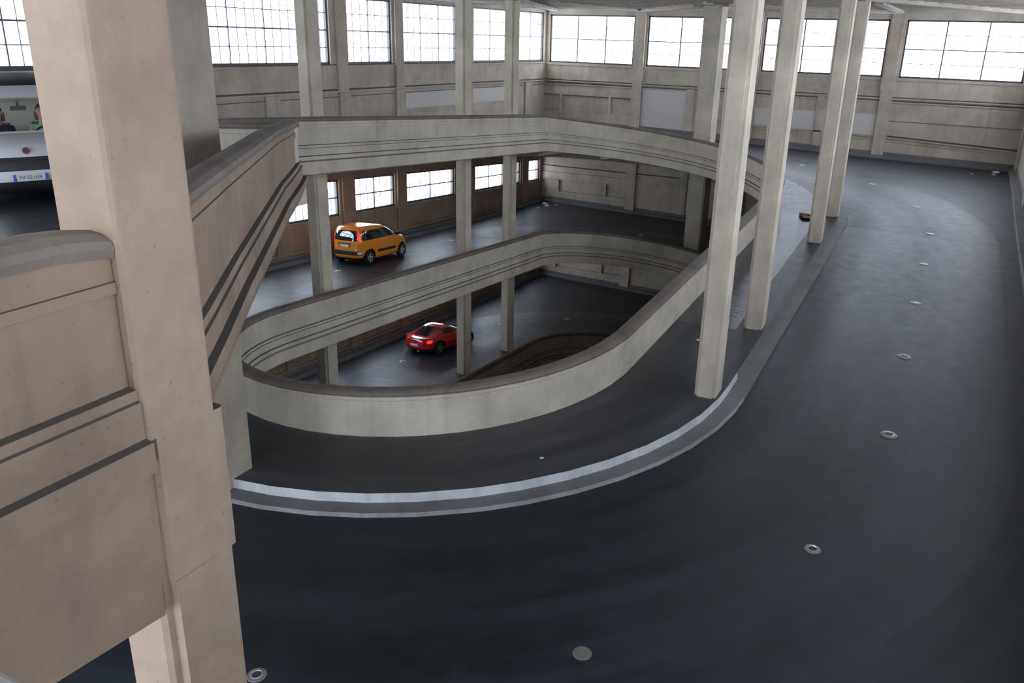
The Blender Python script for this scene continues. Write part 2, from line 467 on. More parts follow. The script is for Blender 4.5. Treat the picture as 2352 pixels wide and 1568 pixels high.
def window(side, o, main=1.95, thin=.49, heavy=.07):
    u0, u1, b0, b1, t0, t1 = o; nwin[0] += 1
    f = WB(side); bz = lambda u: b0 + (b1 - b0) * (u - u0) / (u1 - u0); tz = lambda u: t0 + (t1 - t0) * (u - u0) / (u1 - u0)
    F = .085
    f.piece(u0, u1, .08, .2, b0, b1, b0 + F, b1 + F); f.piece(u0, u1, .08, .2, t0 - F, t1 - F, t0, t1)
    f.piece(u0, u0 + F, .08, .2, b0, b0, t0, t0); f.piece(u1 - F, u1, .08, .2, b1, b1, t1, t1)
    g_ = WB(side)
    n = max(1, round((u1 - u0) / main)); w = (u1 - u0) / n
    for k in range(1, n):
        u = u0 + w * k; g_.piece(u - heavy / 2, u + heavy / 2, .10, .17, bz(u), bz(u), tz(u), tz(u))
    for k in range(n):
        m = max(1, round(w / thin))
        for j in range(1, m):
            u = u0 + w * k + w * j / m; g_.piece(u - .013, u + .013, .12, .15, bz(u), bz(u), tz(u), tz(u))
    h = ((t0 - b0) + (t1 - b1)) / 2; r = max(2, round(h / .68))
    for k in range(1, r):
        a = k / r; hv = .055 if k * 2 == r or (r == 3 and k == 2) else .032
        za, zb_ = b0 + (t0 - b0) * a, b1 + (t1 - b1) * a
        g_.piece(u0, u1, .11, .16, za - hv / 2, zb_ - hv / 2, za + hv / 2, zb_ + hv / 2)
    fo = f.out('window_%d' % nwin[0], FRAME); struct(fo); g_.out('glazing_bars', BAR, fo)
    g = WB(side).piece(u0 + .03, u1 - .03, .132, .138, b0 + .03, b1 + .03, t0 - .03, t1 - .03).out('glass', PANE, fo)
    return fo
zt_ = 1.75
# left wall
sA = lambda x: -1.022 - .01365 * x
tA = lambda x: 1.415 - .006 * x
LA = [(a, b, sA(a), sA(b), tA(a), tA(b)) for a, b in ((1.2, 9.2), (10.3, 19.2), (20.3, 29.5), (30.7, 33.95), (34.88, 39.78), (41.5, 45.5), (46.9, 50.3))]
sB = lambda x: -7.78 - .062 * (x - 29.6)
hB = lambda x: -6.2 - .073 * (x - 29.6)
LB_ = [(a, b, sB(a), sB(b), hB(a), hB(b)) for a, b in ((20.4, 29.6), (30.75, 33.85), (34.86, 39.46), (41.7, 45.3), (45.6, 47.4), (48.5, 50.22))]
LC_ = [(a, b, c - 5, d - 5, e - 5, f - 5) for a, b, c, d, e, f in LB_]
struct(WB('left').fill(XN - T, XF + T, -5.3, zt_, LA).out('wall_left', WALLM))
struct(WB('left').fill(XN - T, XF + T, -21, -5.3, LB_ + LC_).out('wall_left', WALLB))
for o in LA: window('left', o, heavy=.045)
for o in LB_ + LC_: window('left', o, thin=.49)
# far wall
sF = lambda y: -1.76 - .009 * (23.2 - y)
tF = lambda y: 1.01 - .005 * (23.2 - y)
FA = [(a, b, sF(a), sF(b), tF(a), tF(b)) for a, b in ((-2.6, 3.1), (3.92, 10.25), (11.0, 16.97), (17.78, 23.25))]
struct(WB('far').fill(YR, YL, -21, zt_, FA).out('wall_back', WALLM))
for o in FA: window('far', o, thin=.5)
# right wall (runs past the camera's right shoulder)
RA = [(a, b, -1.85, -1.85, 1.1, 1.1) for a, b in ((1.2, 9.2), (10.3, 19.2), (20.3, 29.5), (30.7, 39.7), (41.2, 49.0))]
struct(WB('right').fill(XN - T, XF + T, -21, zt_, RA).out('wall_right', WALLM))
for o in RA: window('right', o)
NA = [(a, b, -1.5, -1.5, 1.3, 1.3) for a, b in ((-2.3, 2.2), (3.0, 9.2), (10.2, 16.4), (17.4, 22.9))]  # unseen windows added behind the camera to light the foreground
NB = [(a, b, -6.6, -6.6, -3.4, -3.4) for a, b in ((3.0, 9.2), (10.2, 16.4))]  # lower windows invented to fill in light from behind the camera
struct(WB('near').fill(YR, YL, -21, zt_, NA + NB).out('wall_front', WALLM))
for o in NA + NB: window('near', o)  # added unseen windows, only to let in light from behind the camera

# relief on the walls: pilasters, string courses, panel borders
def relief(side, name, mat, items):
    w = WB(side)
    for it in items: w.piece(it[0], it[1], -it[2], .02, *it[3:])
    return struct(w.out(name, mat))
zs = lambda x: -2.38 - .0155 * (x - 23.3)
items = []
items.append((XN, XF, .11, zs(XN) - .07, zs(XF) - .07, zs(XN), zs(XF)))
items.append((XN, XF, .035, zs(XN) - .24, zs(XF) - .24, zs(XN) - .19, zs(XF) - .19))
items.append((XN, XF, .06, sA(XN) - .12, sA(XF) - .12, sA(XN) - .04, sA(XF) - .04))
for a, b in ((9.4, 10.1), (19.4, 20.2), (25.4, 26.2), (29.9, 30.65), (34.07, 34.8), (39.95, 41.3), (45.6, 46.8), (47.7, 48.6)):
    items.append((a, b, .09, -5.3, -5.3, zs(a) - .08, zs(b) - .08))
for a, b in ((9.4, 10.1), (19.5, 20.1), (29.85, 30.5), (34.1, 34.75), (40.2, 41.2), (45.7, 46.7)):
    items.append((a, b, .10, zs(a), zs(b), 1.4, 1.4))
relief('left', 'trim_2', WALLM, items)
relief('left', 'grime_shade_strips_left', SOOTSHADE, [(XN, XF, .012, zs(XN), zs(XF), zs(XN) + .06, zs(XF) + .06), (XN, XF, .04, zs(XN) - .27, zs(XF) - .27, zs(XN) - .24, zs(XF) - .24), (XN, XF, .012, sA(XN) - .04, sA(XF) - .04, sA(XN), sA(XF))])  # strips of grime and painted ledge shadow
items = []
for a, b in ((19.4, 20.2), (25.4, 26.2), (29.75, 30.6), (33.95, 34.75), (39.65, 41.5), (47.55, 48.4)):
    items.append((a, b, .09, -21, -21, -5.3, -5.3))
for dz in (0, -5):
    items.append((XN, XF, .05, sB(XN) - .14 + dz, sB(XF) - .14 + dz, sB(XN) - .06 + dz, sB(XF) - .06 + dz))
    zb = lambda x: -8.86 - .057 * (x - 24.85) + dz
    items.append((XN, XF, .07, zb(XN) + .10, zb(XF) + .10, zb(XN) + .22, zb(XF) + .22))
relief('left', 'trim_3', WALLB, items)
items = []
for z, d in ((-2.80, .12), (-2.98, .06), (-8.12, .10), (-13.1, .10)):
    items.append((YR, YL, d, z - .008 * 26.6 - .07, z - .07, z - .008 * 26.6, z))
items.append((YR, YL, .06, sF(YR) - .14, sF(YL) - .14, sF(YR) - .05, sF(YL) - .05))
for (a, b), d in {(17.08, 17.68): .16, (10.36, 10.94): .16, (3.24, 3.84): .16}.items(): items.append((a, b, d, -21, -21, 1.4, 1.4))
for (a, b), d in {(17.02, 17.74): .2, (3.18, 3.9): .2, (10.3, 11.0): .2}.items(): items.append((a, b, d, -2.62, -2.62, -2.0, -2.0))
for a, b in ((13.86, 14.32), (6.6, 7.0)):
    items.append((a, b, .08, -21, -21, -3.0, -3.0))
for zt0, zb0, zlo in ((-3.66, -4.62, -5.6), (-8.95, -9.69, -10.35), (-13.95, -14.72, -15.4)):
    items += [(17.68, YL, .09, zt0 - .03, zt0, zt0 + .45, zt0 + .45), (17.68, YL, .09, zlo, zlo, zb0 - .03, zb0)]
    for c in (22.34, 19.06): items.append((c - .08, c + .08, .13, zb0 - .05, zb0 - .05, zt0 + .03, zt0 + .03))
items.append((YR, 3.24, .04, -4.20, -4.12, -4.16, -4.08))
items += [(YR, 3.24, .08, -5.36, -5.04, -5.29, -4.97), (3.84, 10.3, .08, -5.0, -4.82, -4.93, -4.75), (YR, 3.24, .04, -5.52, -5.20, -5.48, -5.16), (3.84, 10.3, .04, -5.16, -4.98, -5.12, -4.94)]
relief('far', 'trim_4', WALLM, items)
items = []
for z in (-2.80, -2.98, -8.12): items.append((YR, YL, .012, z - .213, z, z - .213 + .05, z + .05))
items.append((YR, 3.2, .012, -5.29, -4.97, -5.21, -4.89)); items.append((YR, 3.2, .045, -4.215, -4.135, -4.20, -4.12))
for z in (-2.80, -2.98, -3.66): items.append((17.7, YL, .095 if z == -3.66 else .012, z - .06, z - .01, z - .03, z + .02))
relief('far', 'grime_shade_strips_far', SOOTSHADE, items)  # cornice shadows and grime drawn as dark strips
items = []
for a, b in ((9.4, 10.1), (19.4, 20.1), (29.8, 30.5), (40.0, 40.9)): items.append((a, b, .12, -21, -21, 1.4, 1.4))
items.append((XN, XF, .06, -2.9, -2.9, -2.8, -2.8)); items.append((49.3, 50.4, .1, -21, -21, 1.4, 1.4))
relief('right', 'trim_5', WALLM, items)
# pale grey painted rectangles
def patch(side, u0, u1, b0, b1, t0, t1, lab):
    o = WB(side).piece(u0, u1, -.015, -.001, b0, b1, t0, t1).out('paint_patch', PATCH); tag(o, lab, 'painted patch')
patch('left', 34.95, 39.9, -3.56, -3.66, -2.70, -2.86, 'light grey painted strip on the left wall, left of the middle far column')
patch('left', 41.3, 45.45, -3.68, -3.76, -2.86, -2.93, 'light grey painted strip on the left wall, between the two slim far columns')
patch('far', 14.34, 17.05, -5.55, -5.35, -3.06, -3.06, 'tall light grey painted rectangle on the back wall above the curved parapet')
patch('far', 3.88, 10.33, -4.94, -4.86, -3.83, -3.83, 'long light grey painted rectangle on the back wall behind the right-hand columns')

# kerb along the foot of the walls
mb = MB(); rows = []
for q in qlist(QB, QT):
    D = q_wall(q); z = q_zf(q)
    rows.append([(*q_xy(q, D - a), z + drop(D - a if a < 1 else D) + h) for a, h in ((.52, -.04), (.50, .12), (.46, .15), (.12, .16), (.11, .30), (-.02, .32), (-.02, -.1))])
mb.sweep(rows); struct(mb.out('baseboard_outer', KERB))

# ceiling with ribs
mb = MB(); mb.box(XN - T, XF + T, YR - T, YL + T, 1.42, 1.78)
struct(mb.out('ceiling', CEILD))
mb = MB()
x = 1.0
while x < 50:
    mb.box(x, x + .22, YR, YL, 1.30, 1.43); x += 1.25
for y in (3.3, 10.4, 17.2): mb.box(38, XF, y, y + .35, 1.22, 1.43)
for (ax, ay), (bx, by) in (((50.3, 3.5), (40, 9.9)), ((50.3, 17.4), (40, 11.2)), ((50.3, 22.8), (33, 16.9)), ((50.3, -2.7), (33, 3.6))):
    dx, dy = bx - ax, by - ay; l = math.hypot(dx, dy); nx, ny = -dy / l * .17, dx / l * .17
    mb.prism([(ax - nx, ay - ny), (bx - nx, by - ny), (bx + nx, by + ny), (ax + nx, ay + ny)], 1.18, 1.43)
struct(mb.out('trim_6', CEILR))

# the gallery the photographer leans from
mb = MB(); mb.box(XN - T, XF + T, YR - T, YL + T, -21.1, -20.9); struct(mb.out('floor', ROAD))
mb = MB(); mb.box(XN, .41, YR, 4.3, -1.8, -1.6); struct(mb.out('floor', CEILM))
gp = empty('gallery_parapet', (.28, 0, -1.6)); tag(gp, 'grey rounded parapet top in the bottom left corner, closest to the viewer', 'parapet')
for nm, pr, mt in (('wall_band', [(-.10, .9), (-.10, -.3), (.12, -.3), (.12, .9)], CONCW),
                   ('coping', [(-.13, .88), (-.135, .93), (-.11, .97), (-.05, .995), (0, 1.0), (.05, .995), (.105, .975), (.13, .94), (.135, .88)], COPEL)):
    mb = MB(); mb.sweep([[(o, y, z) for o, z in pr] for y in (YR + .02, -1, 0, 1, 2, 3, 4.25)]); mb.out(nm, mt, gp, smooth=False)
# ------------------------------------------------------------------ cars
RUB = simple('tyre_rubber', (.012, .012, .013), .75)
ALLOY = simple('alloy_wheel', (.72, .73, .76), .3, .5)
DARKW = simple('dark_alloy', (.36, .36, .38), .3, .6)
BLK = simple('black_plastic', (.018, .019, .021), .5)
CGL = simple('dark_car_glass', (.012, .018, .02), .03, 0, .9, coat=1)
RED = simple('tail_lamp_red', (.55, .01, .012), .2, emit=(1, .03, .02), estr=.9)
REDD = simple('reflector_red', (.5, .012, .015), .2)
LAMPW = simple('clear_lamp', (.75, .75, .76), .15, coat=1)
PLATEW = simple('plate_white', (.72, .74, .76), .35)
PLATEB = simple('plate_blue', (.02, .16, .62), .35)
PLATEK = simple('plate_ink', (.06, .06, .07), .5)
CHR = simple('chrome', (.7, .7, .72), .12, 1)
def paint(name, col): return simple(name, col, .22, 0, .5, coat=1)
def catmull(ctrl, t):
    n = len(ctrl) - 1; x = t * n; i = min(int(x), n - 1); u = x - i
    p0, p1, p2, p3 = ctrl[max(0, i - 1)], ctrl[i], ctrl[i + 1], ctrl[min(n, i + 2)]
    return [.5 * ((2 * b) + (-a + c) * u + (2 * a - 5 * b + 4 * c - d) * u * u + (-a + 3 * b - 3 * c + d) * u ** 3) for a, b, c, d in zip(p0, p1, p2, p3)]
def shell(layers, NU=220, NV=110):
    rows = []
    for k in range(NV + 1):
        z, xf, xr, w, nf, nr = catmull(layers, k / NV); w = max(w, .01); row = []
        xm = (xf + xr) / 2
        for j in range(NU):
            a = 2 * PI * (j + .5) / NU; c, s_ = math.cos(a), math.sin(a); n = max(nf if c > 0 else nr, 1.2)
            A_ = max((xf - xr) / 2, .01); r_ = (abs(c / A_) ** n + abs(s_ / w) ** n) ** (-1 / n)
            x = xm + r_ * c; y = r_ * s_
            row.append((x, y, z))
        rows.append(row)
    return rows
def build_body(root, layers, classify, mats, arches, floor_z0, smooth=True, snap=None, NU=300, NV=150):
    rows = shell(layers, NU, NV); parts = {}
    V = [p for r in rows for p in r]
    for i, (x, y, z) in enumerate(V):                      # draw the mesh onto the wheel-arch circles
        if abs(y) > .45:
            for ax, az, ar in arches:
                d = math.hypot(x - ax, z - az)
                if abs(d - ar) < .016: V[i] = (ax + (x - ax) * ar / d, y, az + (z - az) * ar / d)
    if snap: V = [snap(*p) for p in V]
    for k in range(NV):
        for j in range(NU):
            ids = (k * NU + j, k * NU + (j + 1) % NU, (k + 1) * NU + (j + 1) % NU, (k + 1) * NU + j)
            P = [Vector(V[i]) for i in ids]; c = sum(P, Vector()) / 4
            n = (P[2] - P[0]).cross(P[3] - P[1])
            if n.length < 1e-9: n = Vector((0, 0, 1))
            n.normalize()
            if n.dot(Vector((c.x - 0, c.y * 3, (c.z - .6) * 2))) < 0: n = -n
            if any((c.x - ax) ** 2 + (c.z - az) ** 2 < ar * ar and abs(c.y) > .45 for ax, az, ar in arches): continue
            parts.setdefault(classify(c, n), []).append(ids)
    out = {}
    for nm, fs in parts.items():
        used = sorted({i for f in fs for i in f}); mp = {i: a for a, i in enumerate(used)}
        base = nm.split(':')[0]
        o = mesh(base, [V[i] for i in used], [tuple(mp[i] for i in f) for f in fs], mats[base], root, smooth)
        out[nm] = o
    # floor pan, roof cap and wheel housings
    mb = MB()
    r0 = rows[0]; mb.v = list(r0); mb.f = [tuple(range(NU))]
    o = mb.out('underbody', BLK, root)
    mb = MB(); mb.v = list(rows[-1]); mb.f = [tuple(range(NU))]
    topn = classify(Vector((sum(p[0] for p in rows[-1]) / NU, 0, rows[-1][0][2])), Vector((0, 0, 1))).split(':')[0]
    mb.out('roof', mats.get(topn, mats['body']), root)
    return out
def wheel(root, x, y, r, w, rim, spokes, side):
    prof = [(r * .62, -w / 2), (r * .9, -w / 2 - .005), (r * .985, -w * .38), (r, -w * .2), (r, w * .2), (r * .985, w * .38), (r * .9, w / 2 + .005), (r * .66, w / 2)]
    mb = MB(); rows = []
    for k in range(37):
        a = 2 * PI * k / 36; rows.append([(math.cos(a) * p, yy, math.sin(a) * p) for p, yy in prof])
    mb.sweep(rows, True, False); o = mb.out('wheel', RUB, root, True); o.location = (x, y, r)
    mb = MB(); ri = r * .68; f = side * w * .42
    rows = [[(math.cos(2 * PI * k / 36) * p, yy, math.sin(2 * PI * k / 36) * p) for p, yy in ((ri, f), (ri, f - side * .02), (ri * .90, f - side * .02), (ri * .88, f - side * .01), (ri * .9, f))] for k in range(37)]
    mb.sweep(rows, True, False)
    for k in range(spokes):
        for da in (-.13, .13):
            a = 2 * PI * k / spokes + da * .5; b = 2 * PI * k / spokes + da
            ca, sa = math.cos(a), math.sin(a); cb, sb_ = math.cos(b), math.sin(b); t = .018; h0 = f - side * .015; h1 = f - side * .04
            p = lambda R_, c_, s_, tt, yy: (R_ * c_ - tt * s_, yy, R_ * s_ + tt * c_)
            mb.hexa([p(ri * .12, ca, sa, -t, h0), p(ri * .93, cb, sb_, -t, h0), p(ri * .12, ca, sa, t, h0), p(ri * .93, cb, sb_, t, h0),
                     p(ri * .12, ca, sa, -t, h1), p(ri * .93, cb, sb_, -t, h1), p(ri * .12, ca, sa, t, h1), p(ri * .93, cb, sb_, t, h1)])
    mb.prism([(math.cos(2 * PI * k / 14) * ri * .2, math.sin(2 * PI * k / 14) * ri * .2) for k in range(14)], -.02, .02)
    nv = 28
    mb.v[-nv:] = [(vx, f + vz - side * .01, vy) for vx, vy, vz in mb.v[-nv:]]
    rim_o = mb.out('rim', rim, o)
    mb = MB(); rows = [[(math.cos(2 * PI * k / 24) * p, f - side * .06, math.sin(2 * PI * k / 24) * p) for p in (.001, ri)] for k in range(25)]
    mb.sweep(rows, False, False); mb.out('brake_disc', BLK, o)
    return o
def text(body, size, mat, parent, name='lettering'):
    cu = bpy.data.curves.new(name, 'FONT'); cu.body = body; cu.size = size; cu.extrude = .001; cu.align_x = 'CENTER'; cu.align_y = 'CENTER'
    tmp = bpy.data.objects.new('t', cu); C.objects.link(tmp)
    me = bpy.data.meshes.new_from_object(tmp.evaluated_get(bpy.context.evaluated_depsgraph_get())); bpy.data.objects.remove(tmp)
    me.materials.clear(); me.materials.append(mat)
    return link(bpy.data.objects.new(name, me), parent)
def plate(root, x, z, tilt, facing, w=.52, body=None, blues=True):
    pl = MB().box(-.008, .008, -w / 2, w / 2, -.055, .055).out('number_plate', PLATEW, root)
    pl.location = (x, 0, z); pl.rotation_euler = (0, tilt, 0)
    if blues:
        for s_ in ((-1, 1) if blues == 2 else (-facing,)):
            MB().box(-.0095, .0095, min(s_ * (w / 2 - .045), s_ * w / 2), max(s_ * (w / 2 - .045), s_ * w / 2), -.055, .055).out('blue_band', PLATEB, pl)
    if body:
        t = text(body, .085, PLATEK, pl); t.rotation_euler = (PI / 2, 0, PI / 2 * facing); t.location = (.0105 * facing, 0, 0)
    return pl
def place(o, x, y, z, yaw, pitch=0, roll=0):
    o.rotation_euler = (roll, pitch, yaw); o.location = (x, y, z)
def lerp_car(root, lap, x, y, yaw, fx, rx):
    c, s_ = math.cos(yaw), math.sin(yaw)
    zf_ = floor_z(x + c * fx, y + s_ * fx, lap); zr = floor_z(x + c * rx, y + s_ * rx, lap)
    zl = floor_z(x - s_ * .7, y + c * .7, lap); zg = floor_z(x + s_ * .7, y - c * .7, lap)
    root.rotation_mode = 'XYZ'
    place(root, x, y, zr + (zf_ - zr) * (-rx) / (fx - rx), yaw, -math.atan2(zf_ - zr, fx - rx), math.atan2(zl - zg, 1.4))

# --- small orange hatchback
oc = empty('hatchback_car'); tag(oc, 'small orange hatchback driving away up the middle ramp, red rear lamps lit', 'car')
PL = [(.20, 1.66, -1.62, .72, 4, 4), (.30, 1.78, -1.77, .79, 4, 4.5), (.48, 1.83, -1.83, .82, 3.6, 4.5), (.68, 1.81, -1.81, .825, 3.4, 4.6), (.84, 1.72, -1.79, .82, 3.2, 4.8), (.93, 1.48, -1.78, .81, 3.2, 5),
      (1.00, 1.12, -1.77, .795, 3.4, 5), (1.06, .93, -1.76, .785, 4, 5), (1.18, .72, -1.74, .765, 4.5, 5), (1.32, .46, -1.70, .735, 4.5, 5), (1.43, .22, -1.65, .70, 4.5, 4.5), (1.50, .0, -1.57, .64, 4, 4), (1.545, -.28, -1.38, .50, 3, 3), (1.56, -.45, -1.1, .28, 2.5, 2.5)]
def cls_o(c, n):
    x, y, z = c.x, abs(c.y), c.z; L = 'l' if c.y > 0 else 'r'
    if .99 < z < 1.43 and y > .60 - .25 * (z - 1) and x < -1.60: return 'tail_lamp:' + L
    if x < -1.4 and 1.0 < z < 1.42 and y < .60 - .25 * (z - 1) and n.z < .8: return 'rear_window'
    if abs(n.y) > .45 and 1.02 < z < 1.41:
        xf = .70 - (z - 1.05) * 1.35
        if x < xf and x > -1.55 + max(0, z - 1.25) * .5:
            if abs(x + .02) < .035: return 'door_pillar:' + L
            return ('side_window:f' if x > -.02 else 'side_window:b' if x > -.95 else 'quarter_window:') + L
    if x > 0 and n.x > .3 and 1.07 < z < 1.45 and y < .66: return 'windshield'
    if x < -1.5 and .43 < z < .60 and y < .70:
        if y > .585 and z > .47 and z < .57: return 'fog_lamp:' + L if c.y < 0 else 'rear_reflector'
        return 'rear_bumper_strip'
    if z < .30 and x < -1.3: return 'diffuser'
    if abs(n.y) > .8 and .44 < z < .57 and -.66 < x < .64: return 'side_moulding:' + L
    if x > 1.4 and .6 < z < .82 and .42 < y < .78: return 'headlight:' + L
    if x > 1.5 and .32 < z < .52 and y < .45: return 'grille'
    return 'body'
ORG = paint('orange_paint', (.86, .27, .018))
om = dict(body=ORG, tail_lamp=RED, rear_window=CGL, side_window=CGL, quarter_window=CGL, door_pillar=BLK, windshield=CGL, rear_bumper_strip=BLK, fog_lamp=LAMPW, rear_reflector=REDD, diffuser=BLK, side_moulding=BLK, headlight=LAMPW, grille=BLK)
def snap_o(x, y, z):                              # crisp outlines for lamps and rear glass
    if x < -1.4 and .9 < z < 1.46:
        for f in (.60 - .25 * (z - 1), ):
            if abs(abs(y) - f) < .02 and x < -1.6: y = math.copysign(f, y)
        if abs(x + 1.60) < .018 and abs(y) > .5: x = -1.60
    return x, y, z
build_body(oc, PL, cls_o, om, ((1.15, .29, .36), (-1.15, .29, .36)), .2, snap=snap_o)
for wx in (1.15, -1.15):
    for sy in (-1, 1): wheel(oc, wx, sy * .71, .29, .19, ALLOY, 5, sy)
MB().box(-1.45, 1.45, -.62, .62, .24, .72).out('chassis', BLK, oc)
plate(oc, -1.825, .80, -.02, -1, blues=2)
MB().box(-1.825, -1.78, -.30, .30, .88, .91).out('plate_lamp_bar', BLK, oc)
for sy in (-1, 1):
    mb = MB(); mb.box(.60, .74, min(sy * .79, sy * .95), max(sy * .79, sy * .95), 1.02, 1.15); mb.out('side_mirror', BLK, oc)
for sy in (-1, 1):
    for hx in (-.80, .12): MB().box(hx, hx + .17, min(sy * .815, sy * .84), max(sy * .815, sy * .84), .90, .93).out('door_handle', ORG, oc)
lerp_car(oc, -1, 28.83, 21.33, -.01, 1.15, -1.15)

# --- low red sports coupe
rc = empty('sports_car'); tag(rc, 'low red two-seat sports coupe with round rear lamps, half hidden by a column', 'car')
RL = [(.12, 1.72, -1.72, .80, 3.5, 4), (.22, 1.90, -1.90, .88, 3.2, 4), (.36, 1.97, -1.98, .92, 2.8, 3.8), (.50, 1.93, -1.99, .935, 2.7, 3.6), (.62, 1.78, -1.97, .93, 2.7, 3.6), (.70, 1.50, -1.95, .915, 2.7, 3.6), (.77, 1.15, -1.92, .88, 2.8, 3.6),
      (.82, .92, -1.86, .83, 3, 3.4), (.88, .76, -1.62, .77, 3, 2.8), (.96, .56, -1.30, .71, 3, 2.4), (1.05, .30, -.98, .64, 3, 2.3), (1.12, .06, -.74, .55, 2.8, 2.3), (1.165, -.12, -.52, .38, 2.5, 2.3), (1.18, -.22, -.40, .2, 2.3, 2.3)]
def cls_r(c, n):
    x, y, z = c.x, abs(c.y), c.z; L = 'l' if c.y > 0 else 'r'
    if x < -1.5 and ((y - .70) ** 2 + (z - .68) ** 2) < .085 ** 2: return 'tail_lamp:' + L
    if x < -.62 and .885 < z < 1.12 and y < .47: return 'rear_window'
    if abs(n.y) > .35 and .86 < z < 1.08 and -.72 < x < .62 - (z - .86) * 1.4 and y > .4: return 'side_window:' + L
    if x > 0 and n.x > .25 and .84 < z < 1.13 and y < .66: return 'windshield'
    if x < -1.4 and z < .33 and y < .80: return 'diffuser'
    if z < .16: return 'side_skirt'
    if x > 1.3 and ((y - .62) ** 2 + (z - .60) ** 2) < .11 ** 2: return 'headlight:' + L
    if x > 1.6 and z < .34 and y < .6: return 'grille'
    return 'body'
REDP = paint('red_paint', (.52, .004, .012))
rm = dict(body=REDP, tail_lamp=RED, rear_window=CGL, side_window=CGL, windshield=CGL, diffuser=BLK, side_skirt=BLK, headlight=LAMPW, grille=BLK)
build_body(rc, RL, cls_r, rm, ((1.20, .31, .36), (-1.18, .32, .375)), .12)
for wx in (1.20, -1.18):
    for sy in (-1, 1): wheel(rc, wx, sy * .80, .31, .22, DARKW, 5, sy)
MB().box(-1.5, 1.5, -.68, .68, .16, .60).out('chassis', BLK, rc)
plate(rc, -2.0, .50, -.06, -1, blues=2)
# tail spoiler lip, badge, exhausts
mb = MB(); rows = []
for k in range(17):
    y = -.80 + 1.6 * k / 16; e = 1 - (abs(y) / .85) ** 3; xx = -1.60 - .36 * e
    rows.append([(xx, y, .80), (xx - .02, y, .835), (xx + .20, y, .85), (xx + .30, y, .80)])
mb.sweep(rows); mb.out('spoiler', REDP, rc)
def disc(name, r, t, mat, parent, loc, n=20, ax='x'):
    mb = MB(); mb.prism([(math.cos(2 * PI * k / n) * r, math.sin(2 * PI * k / n) * r) for k in range(n)], -t / 2, t / 2)
    mb.v = [(c_, a, b) for a, b, c_ in mb.v] if ax == 'x' else mb.v
    o = mb.out(name, mat, parent); o.location = loc; return o
disc('badge', .045, .02, CHR, rc, (-1.985, 0, .70))
for yy in (-.22, .22): disc('exhaust_pipe', .045, .1, CHR, rc, (-1.95, yy, .22))
for sy in (-1, 1):
    mb = MB(); mb.box(.50, .64, min(sy * .84, sy * 1.0), max(sy * .84, sy * 1.0), .78, .87); mb.out('side_mirror', REDP, rc)
lerp_car(rc, -2, 33.2, 20.62, -.12, 1.2, -1.18)

# --- white people carrier on the landing
wc = empty('people_carrier_car'); tag(wc, 'white people carrier with dark roof facing the viewer behind the huge pier', 'car')
WL = [(.18, 1.92, -1.9, .80, 4.2, 4.5), (.28, 2.04, -2.0, .86, 4.2, 4.5), (.45, 2.09, -2.06, .885, 4, 4.5), (.62, 2.09, -2.06, .89, 3.8, 4.5), (.80, 2.04, -2.05, .89, 3.6, 4.5), (.95, 1.92, -2.04, .885, 3.5, 4.5), (1.04, 1.72, -2.03, .88, 3.6, 4.5),
      (1.11, 1.45, -2.02, .87, 3.8, 4.5), (1.17, 1.22, -2.01, .86, 4.5, 4.5), (1.34, 1.02, -1.99, .84, 5, 5), (1.52, .80, -1.97, .81, 5, 5), (1.68, .58, -1.95, .78, 5, 5), (1.80, .38, -1.92, .76, 5, 5), (1.90, .18, -1.90, .73, 4.5, 4.5), (1.95, .05, -1.86, .69, 4, 4), (2.05, -.35, -1.80, .63, 4, 4), (2.14, -.8, -1.65, .5, 3, 3), (2.17, -1.0, -1.4, .3, 3, 3)]
def cls_w(c, n):
    x, y, z = c.x, abs(c.y), c.z; L = 'l' if c.y > 0 else 'r'
    if x > .3 and 1.18 < z < 1.73 and y < .74 and n.x > .2: return 'windshield'
    if abs(n.y) > .45 and 1.15 < z < 1.68 and -1.85 < x < 1.0 - (z - 1.15) * 1.1: return ('side_window:f' if x > -.2 else 'side_window:b') + L
    if x < -1.5 and 1.1 < z < 1.5 and y < .6: return 'rear_window'
    if z > 1.93 and y < .66: return 'roof_glass'
    if x > 1.5:
        if .57 < z < .80 and y < .62: return 'grille'
        if z < .40 and y < .72: return 'lower_grille'
        if .70 < z < .92 and .60 < y < .84: return 'headlight:' + L
    if x < -1.7 and .8 < z < 1.1 and y > .62: return 'tail_lamp:' + L
    return 'body'
WHP = paint('white_paint', (.74, .76, .80))
WGL = glass_mat('windshield_glass', (.80, .80, .78), .05)
ROOFG = simple('black_roof_glass', (.02, .022, .025), .5, spec=.2)
wm = dict(body=WHP, windshield=WGL, side_window=WGL, rear_window=CGL, roof_glass=ROOFG, grille=BLK, lower_grille=BLK, headlight=LAMPW, tail_lamp=REDD)
build_body(wc, WL, cls_w, wm, ((1.33, .32, .38), (-1.3, .32, .38)), .18)
for wx in (1.33, -1.3):
    for sy in (-1, 1): wheel(wc, wx, sy * .77, .32, .2, ALLOY, 6, sy)
MB().box(-1.6, 1.55, -.66, .66, .2, .50).out('chassis', BLK, wc)
plate(wc, 2.105, .46, .0, 1, body='FV 521AR', blues=2)
for k in range(4): MB().box(2.0, 2.08, -.60, .60, .595 + .055 * k, .61 + .055 * k).out('grille_bar', BLK, wc)
disc('badge', .062, .02, CHR, wc, (2.02, .0, .90)); disc('badge', .052, .026, simple('badge_maroon', (.14, .03, .05), .3), wc, (2.02, .0, .90))
DASH = simple('dashboard_grey', (.03, .032, .036), .7); SEATM = simple('seat_fabric', (.14, .14, .13), .9); LIN = simple('headliner', (.55, .55, .48), .9)
MB().box(.55, 1.2, -.72, .72, .85, 1.12).out('dashboard', DASH, wc)
MB().box(-1.7, .45, -.66, .66, 1.70, 1.72).out('headliner', LIN, wc)
MB().box(-1.85, -1.80, -.68, .68, .6, 1.68).out('rear_shelf', LIN, wc)
